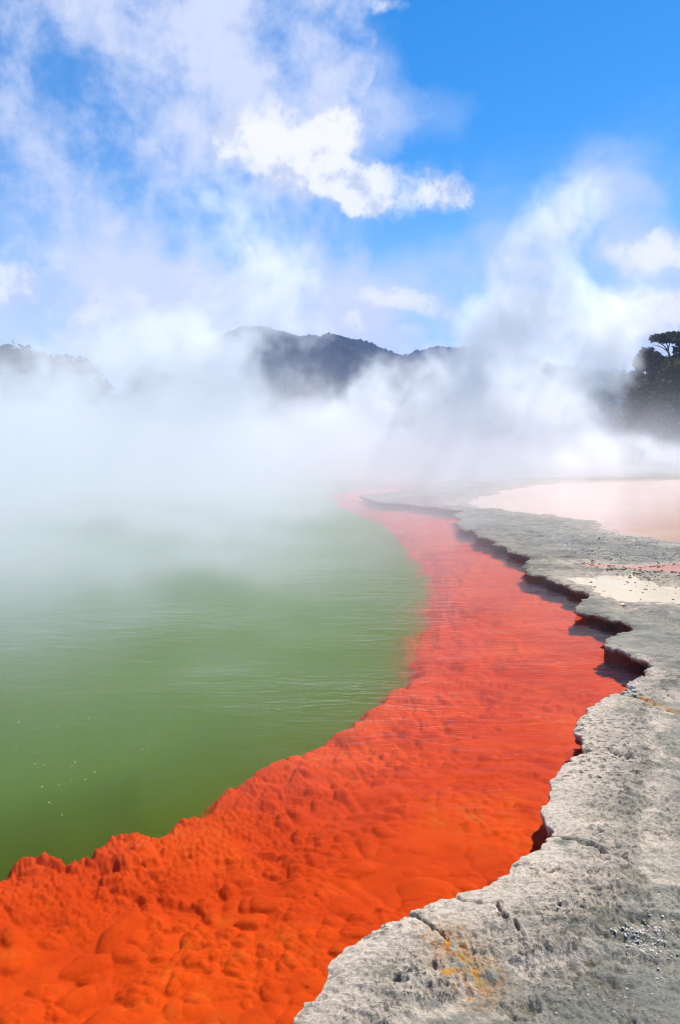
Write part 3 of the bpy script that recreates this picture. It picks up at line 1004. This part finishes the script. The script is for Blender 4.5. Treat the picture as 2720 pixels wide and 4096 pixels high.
def bushy(name, x, y_top, y_bot, Y, wpx, n, size, mat, label, cat='tree', group=None, zbase=-.1, gap=.35):
    b = (at(x, 1000, Y)[0], Y, zbase); s = px(Y)
    top = at(x, y_top, Y)[2] - zbase; bot = max(at(x, y_bot, Y)[2] - zbase, .3)
    hw = wpx * s / 2
    cl = []
    nb_ = 16
    for i in range(nb_):
        th = i * 2.399; k = (i + .5) / nb_
        zz = bot + (top - bot) * (.12 + .78 * k)
        rr = hw * math.sqrt(max(.05, 1 - abs(2 * k - .9) ** 2)) * (.45 + .4 * rng.random())
        cr_ = hw * (.36 + .26 * rng.random())
        cl.append(((math.cos(th) * rr, math.sin(th) * rr, zz), (cr_, cr_, cr_ * (.7 + .35 * rng.random()))))
    lbs = [((0, 0, -.4), (0, 0, bot + (top - bot) * .55), .016 * top + .03, .01 * top + .01, 7, .04, 5)]
    for i in range(0, nb_, 2):
        k = (i + .5) / nb_
        lbs.append(((0, 0, bot + (top - bot) * .5 * k), cl[i][0], .008 * top, .003 * top, 5, .1, 3))
    return tree(name, b, lbs, cl, n, size, mat, label, cat, group)


bushy('broadleaf_tree', 1487, 792, 960, 66, 74, 6500, .17, m_leaf, 'hazy rounded tree half veiled by steam left of the umbrella tree')
bushy('broadleaf_tree', 1562, 828, 930, 58, 100, 8000, .13, m_olive, 'olive green bushy tree right under the umbrella tree', gap=.2)
bushy('shrub', 1530, 880, 1040, 57, 150, 9000, .15, m_leaf, 'dark shrub below the olive tree on the right bank', 'shrub')
bushy('shrub', 1480, 905, 1040, 60, 90, 5200, .15, m_leaf, 'dark narrow shrub standing left of the lower bank shrub', 'shrub')
bushy('shrub', 1575, 910, 1050, 53, 110, 6000, .14, m_leaf, 'dark shrub at the right edge of the bank', 'shrub')
bushy('shrub', 1335, 930, 1040, 63, 100, 4200, .16, m_leaf, 'lone grey-green shrub fading in thick steam over the pink water', 'shrub')
bushy('broadleaf_tree', 1420, 850, 1030, 78, 110, 3600, .2, m_leaf, 'faint tree almost lost in steam behind the lone shrub')

# the wood on the far left shore
LT = [(-15, 792, 70, 'tallest bushy tree at the left edge of the far shore'), (28, 792, 60, 'bushy tree beside the leftmost tree of the far shore'),
      (62, 800, 55, 'third tree from the left edge of the far shore'), (105, 803, 60, 'spreading tree of the left shore, in the middle of the row'),
      (150, 810, 60, 'hazy tree near the right end of the left shore row'), (200, 822, 65, 'very faint tree ending the left shore row'),
      (345, 850, 90, 'dim tree showing through a gap in the left steam bank'), (420, 880, 80, 'dim lower tree right of the one in the steam gap')]
for x, yt, wd, lab in LT:
    bushy('shore_tree', x, yt, 985, 92 + 8 * rng.random(), wd * 1.5, 4200, .28, m_leaf, lab, 'tree', 'trees on the far left shore')

# conifers at the foot of the wooded hill: one, then copies
def conifer(h):
    root = bpy.data.objects.new('conifer_tree', None); col.objects.link(root)
    vs, fs = [], []
    limb(vs, fs, (0, 0, -1), (0, 0, h * .97), h * .018, h * .003, 6, 0, 5)
    mesh_obj('trunk', vs, fs, m_bark, root)
    V, Fa = [], []
    for i in range(26):
        k = (i + .5) / 26
        zz = h * (.10 + .9 * k)
        rr = h * .17 * (1 - k) ** .8 + .12
        nb2 = 7
        for j in range(nb2):
            th = j * 2 * math.pi / nb2 + i * 1.3 + rng.random() * .5
            l = rr * (.7 + .5 * rng.random())
            d = np.array((math.cos(th), math.sin(th), 0)); e = np.array((-math.sin(th), math.cos(th), 0))
            for q in range(4):
                a0 = d * l * q / 4 + np.array((0, 0, zz - .35 * l * q / 4)); a1 = d * l * (q + 1.25) / 4 + np.array((0, 0, zz - .42 * l * (q + 1) / 4))
                wd = l * .16 * (1.2 - q / 4)
                b0 = len(V); V += [a0 - e * wd, a1 - e * wd * .6, a1 + e * wd * .6 + np.array((0, 0, .1 * l)), a0 + e * wd + np.array((0, 0, .1 * l))]
                Fa.append((b0, b0 + 1, b0 + 2, b0 + 3))
    mesh_obj('crown', V, Fa, m_con, root, smooth=False)
    return root


spots = [(648, 868, 268, 15), (660, 855, 275, 18), (672, 862, 270, 16), (684, 850, 285, 17), (697, 846, 290, 18), (706, 842, 292, 19), (716, 838, 296, 20), (724, 836, 298, 21),
         (733, 841, 296, 17), (742, 845, 294, 16), (755, 848, 292, 17), (668, 885, 250, 13), (690, 880, 255, 14), (712, 872, 262, 15), (735, 868, 266, 15), (640, 890, 248, 13),
         (775, 850, 296, 15), (800, 855, 300, 16), (825, 862, 296, 15), (850, 868, 292, 16), (705, 900, 240, 12), (660, 905, 238, 12)]
proto = conifer(16)
for i, (x, yt, Y, hh) in enumerate(spots):
    if i == 0: o = proto
    else:
        o = proto.copy(); col.objects.link(o)
        for ch in proto.children:
            c2 = ch.copy(); col.objects.link(c2); c2.parent = o
    q = at(x, yt, Y)
    o.location = (q[0], q[1], q[2] - hh)
    k = hh / 16.0
    o.scale = (k * (.85 + .4 * rng.random()), k * (.85 + .4 * rng.random()), k)
    o.rotation_euler = (0, 0, rng.random() * 6.28)
    tag(o, 'dark pointed conifer at the foot of the wooded hill', 'tree', 'conifers at the foot of the wooded hill')
print('nature', time.time() - T0)


# ------------------------------------------------------------------ loose stones, gravel, bubbles
def ico():
    b = bmesh.new(); bmesh.ops.create_icosphere(b, subdivisions=2, radius=1.0)
    v = np.array([q.co[:] for q in b.verts]); f = np.array([[q.index for q in t.verts] for t in b.faces]); b.free()
    return v, f


ICO_V, ICO_F = ico()
tri_top = V2


def height_at(Q):
    """height of the terrace near each point"""
    out = np.empty(len(Q))
    sel = np.hypot(V2[:, 0], V2[:, 1]) < 40
    A, H = V2[sel], h[sel]
    for i in range(0, len(Q), 200):
        d = ((Q[i:i + 200, None, :] - A[None]) ** 2).sum(2)
        out[i:i + 200] = H[d.argmin(1)]
    return out


def scatter(poly_px, n, z=0.0):
    L = np.array([ground(a, b, z) for a, b in poly_px])
    lo, hi = L.min(0), L.max(0)
    Q = lo + rng.random((n * 6, 2)) * (hi - lo)
    return Q[inside(Q, L)][:n]


def pebbles(Q, Z, size, flat=.6, sunk=.25):
    V, Fs = [], []
    for i, (q, z, s) in enumerate(zip(Q, Z, size)):
        ax = np.array([1 + .5 * rng.random(), 1, flat * (.7 + .6 * rng.random())]) * s
        k = rng.normal(size=(9, 3)); k /= np.linalg.norm(k, axis=1)[:, None]
        v = ICO_V.copy()
        for kk_ in k:                                   # chip flat faces off
            dd_ = v @ kk_
            v -= np.clip(dd_ - .52, 0, None)[:, None] * kk_
        v = v * ax
        a = rng.random() * 6.28; c, s_ = math.cos(a), math.sin(a)
        v = np.column_stack([v[:, 0] * c - v[:, 1] * s_ + q[0], v[:, 0] * s_ + v[:, 1] * c + q[1], v[:, 2] + z + ax[2] * (.62 - sunk)])
        V.append(v); Fs.append(ICO_F + 42 * 0 + len(ICO_V) * i)
    return np.concatenate(V), np.concatenate(Fs)


def stone_mat(name, a, b, sc_=25):
    m, nt, out = new_mat(name)
    p = pos(nt)
    n = noise(nt, p, sc_, 4, .6); n2 = noise(nt, p, 110, 3, .6)
    principled(nt, out, mixc(nt, n.step(.35, .65), a, b), .85, .3, bump(nt, n2, .5, .005))
    return m


m_grey = stone_mat('grey_stone', (.27, .255, .21), (.58, .54, .47), 14)
m_white = stone_mat('white_stone', (.26, .24, .20), (.60, .55, .48), 40)
m_brown = stone_mat('brown_stone', (.09, .05, .02), (.30, .20, .08), 20)

Q = scatter(crop([(420, 95), (880, 70), (1100, 120), (1900, 200), (1900, 345), (1250, 345), (900, 340), (600, 300), (430, 210)], 2040, 2100, S1), 2600)
Q = Q[rng.random(len(Q)) < .25 + .75 * sstep(-.3, .35, fbm(Q[:, 0] * 1.3, Q[:, 1] * 1.3, 3, 777))]
Q = Q + rng.normal(size=Q.shape) * .12
Q = Q[~inside(Q, SH)]
V, Fg = pebbles(Q, height_at(Q), .006 + .017 * rng.random(len(Q)) ** 2.2, .55, .42)
tag(mesh_obj('gravel', V, Fg, m_grey, smooth=False), 'grey pebbles strewn over the middle terrace', 'gravel', kind='stuff')
Q = np.concatenate([scatter(crop([(600, 335), (860, 345), (1100, 375), (1700, 340), (1700, 365), (1100, 392), (850, 372), (600, 360)], 2040, 2100, S1), 190),
                    scatter(crop([(780, 395), (1100, 405), (1300, 415), (1700, 425), (1700, 480), (1350, 520), (1150, 470), (800, 430)], 2040, 2100, S1), 200),
                    scatter(crop([(700, 470), (1200, 460), (1700, 560), (1700, 700), (1100, 690), (760, 590)], 2040, 2100, S1), 40)])
V, Fg = pebbles(Q, np.maximum(height_at(Q), -.024), .008 + .018 * rng.random(len(Q)) ** 2)
tag(mesh_obj('gravel', V, Fg, m_brown, smooth=False), 'rusty brown bits lining the salmon rivulet and cream basin', 'gravel', kind='stuff')
Q = scatter(crop([(1110, 560), (1180, 500), (1350, 440), (1450, 480), (1440, 540), (1390, 650), (1260, 665), (1150, 620)], 1900, 3450, S4), 420)
Q = Q + rng.normal(size=Q.shape) * .03
Q = np.concatenate([Q, scatter(crop([(600, 300), (1560, 150), (1560, 1200), (500, 1150)], 1900, 3450, S4), 110)])
V, Fg = pebbles(Q, height_at(Q) - .001, .0022 + .0055 * rng.random(len(Q)) ** 2.2, .4, .45)
tag(mesh_obj('gravel', V, Fg, m_white, smooth=False), 'patch of small white chips in a hollow of the near ledge', 'gravel', kind='stuff')
st_px = crop([(1075, 622), (1120, 615), (1150, 650), (1095, 655), (1140, 685), (1180, 690), (1055, 650)], 2040, 2500, S1)
sz = [.017, .024, .020, .016, .022, .014, .014]
Q = np.array([ground(*q) for q in st_px]); Zs = height_at(Q)
for i in range(len(Q)):
    V, Fg = pebbles(np.zeros((1, 2)), [0], [sz[i]], .75, .2)
    o = mesh_obj('loose_stone', V, Fg, m_grey, smooth=False); o.location = (Q[i, 0], Q[i, 1], Zs[i])
    tag(o, 'small angular grey stone lying at the mouth of the rusty crack', 'stone', 'loose stones at the ledge crack')

m_foam, nt, out = new_mat('foam')
principled(nt, out, (.72, .74, .62), .25, .5)
bub = [scatter([(x * D, y * D) for x, y in poly], n, Z_WATER) for poly, n in (
    ([(20, 1600), (330, 1620), (380, 1720), (160, 1830), (10, 1800)], 170), ([(330, 1500), (560, 1540), (600, 1640), (380, 1660)], 50), ([(520, 1500), (820, 1540), (900, 1590), (700, 1650), (560, 1600)], 70),
    ([(850, 1400), (1000, 1390), (980, 1520), (840, 1560)], 40), ([(640, 1260), (940, 1280), (960, 1330), (700, 1320)], 26), ([(10, 1780), (240, 1800), (180, 1920), (20, 1900)], 22))]
V, Fg = [], []
k = 0
for Qb in bub:
    for q in Qb:
        s = (.0010 + .0030 * rng.random() ** 3.5) * max(1, np.hypot(*q) / 5)
        V.append(ICO_V * (s, s, s * .7) + (q[0], q[1], Z_WATER + s * .2)); Fg.append(ICO_F + len(ICO_V) * k); k += 1
tag(mesh_obj('bubbles', np.concatenate(V), np.concatenate(Fg), m_foam), 'tiny white bubbles floating on the green water', 'bubbles', kind='stuff')

# ------------------------------------------------------------------ the air
m_hz, nt, out = new_mat('haze')
vp = nt.nodes.new('ShaderNodeVolumePrincipled')
vp.inputs['Color'].default_value = (.16, .36, 1.0, 1); vp.inputs['Density'].default_value = .00034; vp.inputs['Anisotropy'].default_value = 0
nt.links.new(vp.outputs[0], out.inputs['Volume'])
bmm = bmesh.new(); bmesh.ops.create_cube(bmm, size=1.0)
me = bpy.data.meshes.new('haze'); bmm.to_mesh(me); bmm.free(); me.materials.append(m_hz)
hz = bpy.data.objects.new('haze', me); col.objects.link(hz); hz.scale = (3300, 3300, 150); hz.location = (0, 0, 75 - 5)
tag(hz, 'thin bluish air over the whole valley', 'haze', kind='stuff')
print('small things', time.time() - T0)

# ------------------------------------------------------------------ steam
m_st, nt, out = new_mat('steam')
vp = nt.nodes.new('ShaderNodeVolumePrincipled')
vp.inputs['Color'].default_value = (1, .997, .985, 1)  # white, with warm bounce light off pool and terrace put into the tint
vp.inputs['Density'].default_value = 1.0
vp.inputs['Anisotropy'].default_value = 0.3
nt.links.new(vp.outputs[0], out.inputs['Volume'])


def steam(name, lo, hi, res, build, label):
    v = bpy.data.volumes.new(name); o = bpy.data.objects.new(name, v); col.objects.link(o)
    g = bpy.data.node_groups.new(name, 'GeometryNodeTree')
    g.interface.new_socket('Geometry', in_out='INPUT', socket_type='NodeSocketGeometry')
    g.interface.new_socket('Geometry', in_out='OUTPUT', socket_type='NodeSocketGeometry')
    vcub = g.nodes.new('GeometryNodeVolumeCube'); go = g.nodes.new('NodeGroupOutput')
    sm = g.nodes.new('GeometryNodeSetMaterial'); sm.inputs['Material'].default_value = m_st
    vcub.inputs['Min'].default_value = lo; vcub.inputs['Max'].default_value = hi
    for a, r in zip('XYZ', res): vcub.inputs['Resolution ' + a].default_value = r
    p = g.nodes.new('GeometryNodeInputPosition').outputs[0]
    d = build(g, p)
    # fade out before the walls of the box
    sep = g.nodes.new('ShaderNodeSeparateXYZ'); g.links.new(p, sep.inputs[0])
    x, y, z = (X(g, s) for s in sep.outputs)
    f = x.step(lo[0], lo[0] + 2) * x.step(hi[0], hi[0] - 2) * y.step(lo[1], lo[1] + 2) * y.step(hi[1], hi[1] - 2) * z.step(hi[2], hi[2] - 2)
    d = d * f
    g.links.new(d.s, vcub.inputs['Density'])
    g.links.new(vcub.outputs[0], sm.inputs[0]); g.links.new(sm.outputs[0], go.inputs[0])
    m = o.modifiers.new('steam', 'NODES'); m.node_group = g
    v.materials.append(m_st)
    tag(o, label, 'steam', kind='stuff')
    return o


def puffs(g, q, lst):
    """soft ellipsoids of steam given by photo bearing, distance, and half sizes in survey pixels"""
    tot = None
    for dx, dy, Y, rx, rz, ryf, a in lst:
        c = at(dx, dy, Y); s = px(Y)
        r = (rx * s, rx * s * ryf, rz * s)
        e = vmad(g, q, tuple(1 / k for k in r), tuple(-ck / k for ck, k in zip(c, r)))
        d = vdot(g, e, e)
        f = d.ma(-1, 1).max(0)
        f = (f * f) * a
        tot = f if tot is None else tot + f
    return tot


def warp(g, p, sc_, amp):
    n = noise(g, p, sc_, 4, .55, colour=True)
    w1 = vmad(g, n, (amp, amp, amp * .8), (-amp / 2, -amp / 2, -amp * .4))
    a = g.nodes.new('ShaderNodeVectorMath'); a.operation = 'ADD'
    g.links.new(w1, a.inputs[0]); g.links.new(p, a.inputs[1])
    return a.outputs[0]


def low_steam(g, p):
    q = warp(g, p, .35, 3.0)
    sep = g.nodes.new('ShaderNodeSeparateXYZ'); g.links.new(p, sep.inputs[0])
    x, y, z = (X(g, s) for s in sep.outputs)
    n = noise(g, vmad(g, q, (1, 1, .7), (0, 0, 0)), .36, 5, .6)
    ramp = y.step(3.0, 9.5, .045, .29, smooth=False) + y.step(20, 40, 0, .12)
    side = x.step(1.2, -2.5, .10, 1.0)
    side = side.max(y.step(5.5, 13, .10, .30)).max(y.step(26, 37, 0, 1))
    hgt = (z.max(-.12).ma(-.75, -.09)).exp()
    side = side * (x - y * .36).step(-3.0, 1.0, 1.0, .20)
    return ramp * side * hgt * n.step(.36, .66, .08, 2.0)


# bearing x, bearing y, distance, half width, half height, depth ratio, density
PUFFS = [(60, 1030, 36, 330, 130, .8, .8), (330, 1040, 34, 260, 120, .8, .6), (150, 950, 40, 330, 140, .7, .4), (470, 950, 36, 170, 200, .9, 1.1), (510, 840, 36, 110, 150, .9, 1.1),
         (400, 880, 37, 150, 160, .9, .7), (560, 1030, 35, 190, 140, .9, .9), (740, 1030, 38, 230, 120, .8, .8), (850, 960, 40, 140, 130, .8, .7), (960, 970, 40, 200, 180, .8, .7),
         (1050, 880, 41, 130, 130, .8, .6), (1170, 840, 41, 170, 220, .8, 1.2), (1180, 980, 40, 240, 180, .8, .9), (1260, 660, 42, 130, 190, .8, .85), (1310, 550, 42, 90, 120, .8, .5),
         (1390, 760, 43, 180, 130, .8, .5), (1350, 900, 42, 130, 120, .7, .45), (1400, 1040, 36, 230, 75, .7, .75), (1250, 1060, 34, 280, 70, .7, .6),
         (1510, 990, 44, 50, 60, .7, .3), (560, 600, 38, 200, 170, .7, .36), (660, 660, 38, 150, 110, .7, .28), (480, 480, 38, 190, 140, .7, .22), (600, 740, 37, 180, 110, .7, .4),
         (100, 880, 44, 300, 130, .7, .3), (330, 800, 44, 280, 110, .7, .35), (470, 770, 39, 130, 100, .8, .8), (680, 920, 44, 130, 110, .8, .2), (1200, 910, 36, 150, 130, .8, .6),
         (1440, 720, 44, 190, 100, .7, .3), (690, 700, 38, 110, 100, .7, .22), (410, 780, 41, 120, 90, .8, .5), (1110, 810, 42, 110, 110, .8, .8), (1300, 800, 42, 150, 130, .8, .7), (1430, 830, 43, 110, 90, .7, .6), (1260, 560, 42, 110, 130, .8, .5), (1330, 480, 42, 130, 100, .8, .25), (1530, 1030, 44, 110, 40, .6, 2.0), (500, 790, 39, 130, 90, .8, 1.0), (420, 800, 40, 120, 80, .8, .7), (1150, 800, 42, 110, 100, .8, .7), (1270, 820, 42, 130, 110, .8, .8), (1390, 830, 42, 110, 110, .7, .8), (1190, 720, 43, 90, 90, .8, .5), (1040, 850, 41, 120, 70, .8, .7), (900, 880, 41, 120, 60, .8, .5)]


def plumes(g, p):
    q = warp(g, warp(g, p, .16, 5.0), .6, 1.8)
    t = puffs(g, q, PUFFS)
    n = noise(g, vmad(g, q, (1, 1, .8), (3, 1, 7)), .45, 4, .60)
    n2 = noise(g, vmad(g, q, (1, 1, .85), (13, 4, 2)), 1.25, 5, .62)
    d = (t * n.step(.38, .60, .10, 1.6) * n2.step(.32, .64, .25, 1.5) - (n2.rsub(.60) * .5).max(0)).max(0)
    sep = g.nodes.new('ShaderNodeSeparateXYZ'); g.links.new(q, sep.inputs[0])
    x, y, z = (X(g, s) for s in sep.outputs)
    d = d / d.ma(.55, 1.0)
    return d * 1.1 * ((x - y * .372).step(-.8, 1.4, 1.0, .08)).max(z.step(7, 9, 0, 1)).max(z.step(2.4, .6, 0, .8))


steam('low_steam', (-34, 2, -.13), (26, 50, 5.0), (300, 240, 40), low_steam, 'thin white steam hugging the surface of the pool')
steam('steam_bank', (-32, 22, -.13), (26, 60, 22), (320, 170, 130), plumes, 'tall drifting banks and columns of white steam over the far half of the pool')
print('steam', time.time() - T0)

# ------------------------------------------------------------------ render settings
sc.view_settings.view_transform = 'Standard'
sc.view_settings.look = 'None'
sc.view_settings.exposure = 0.45
sc.view_settings.gamma = 1.0
sc.render.engine = 'CYCLES'
cy = sc.cycles
cy.use_denoising = True
cy.denoiser = 'OPENIMAGEDENOISE'
cy.denoising_input_passes = 'RGB_ALBEDO_NORMAL'
cy.denoising_prefilter = 'ACCURATE'
cy.filter_width = 1.1
cy.max_bounces = 18
cy.diffuse_bounces = 3
cy.glossy_bounces = 2
cy.transmission_bounces = 4
cy.transparent_max_bounces = 8
cy.volume_bounces = 14
cy.volume_step_rate = 4.0
cy.volume_max_steps = 256
cy.sample_clamp_indirect = 8
cy.use_adaptive_sampling = True
cy.adaptive_threshold = 0.02
print('done', time.time() - T0)
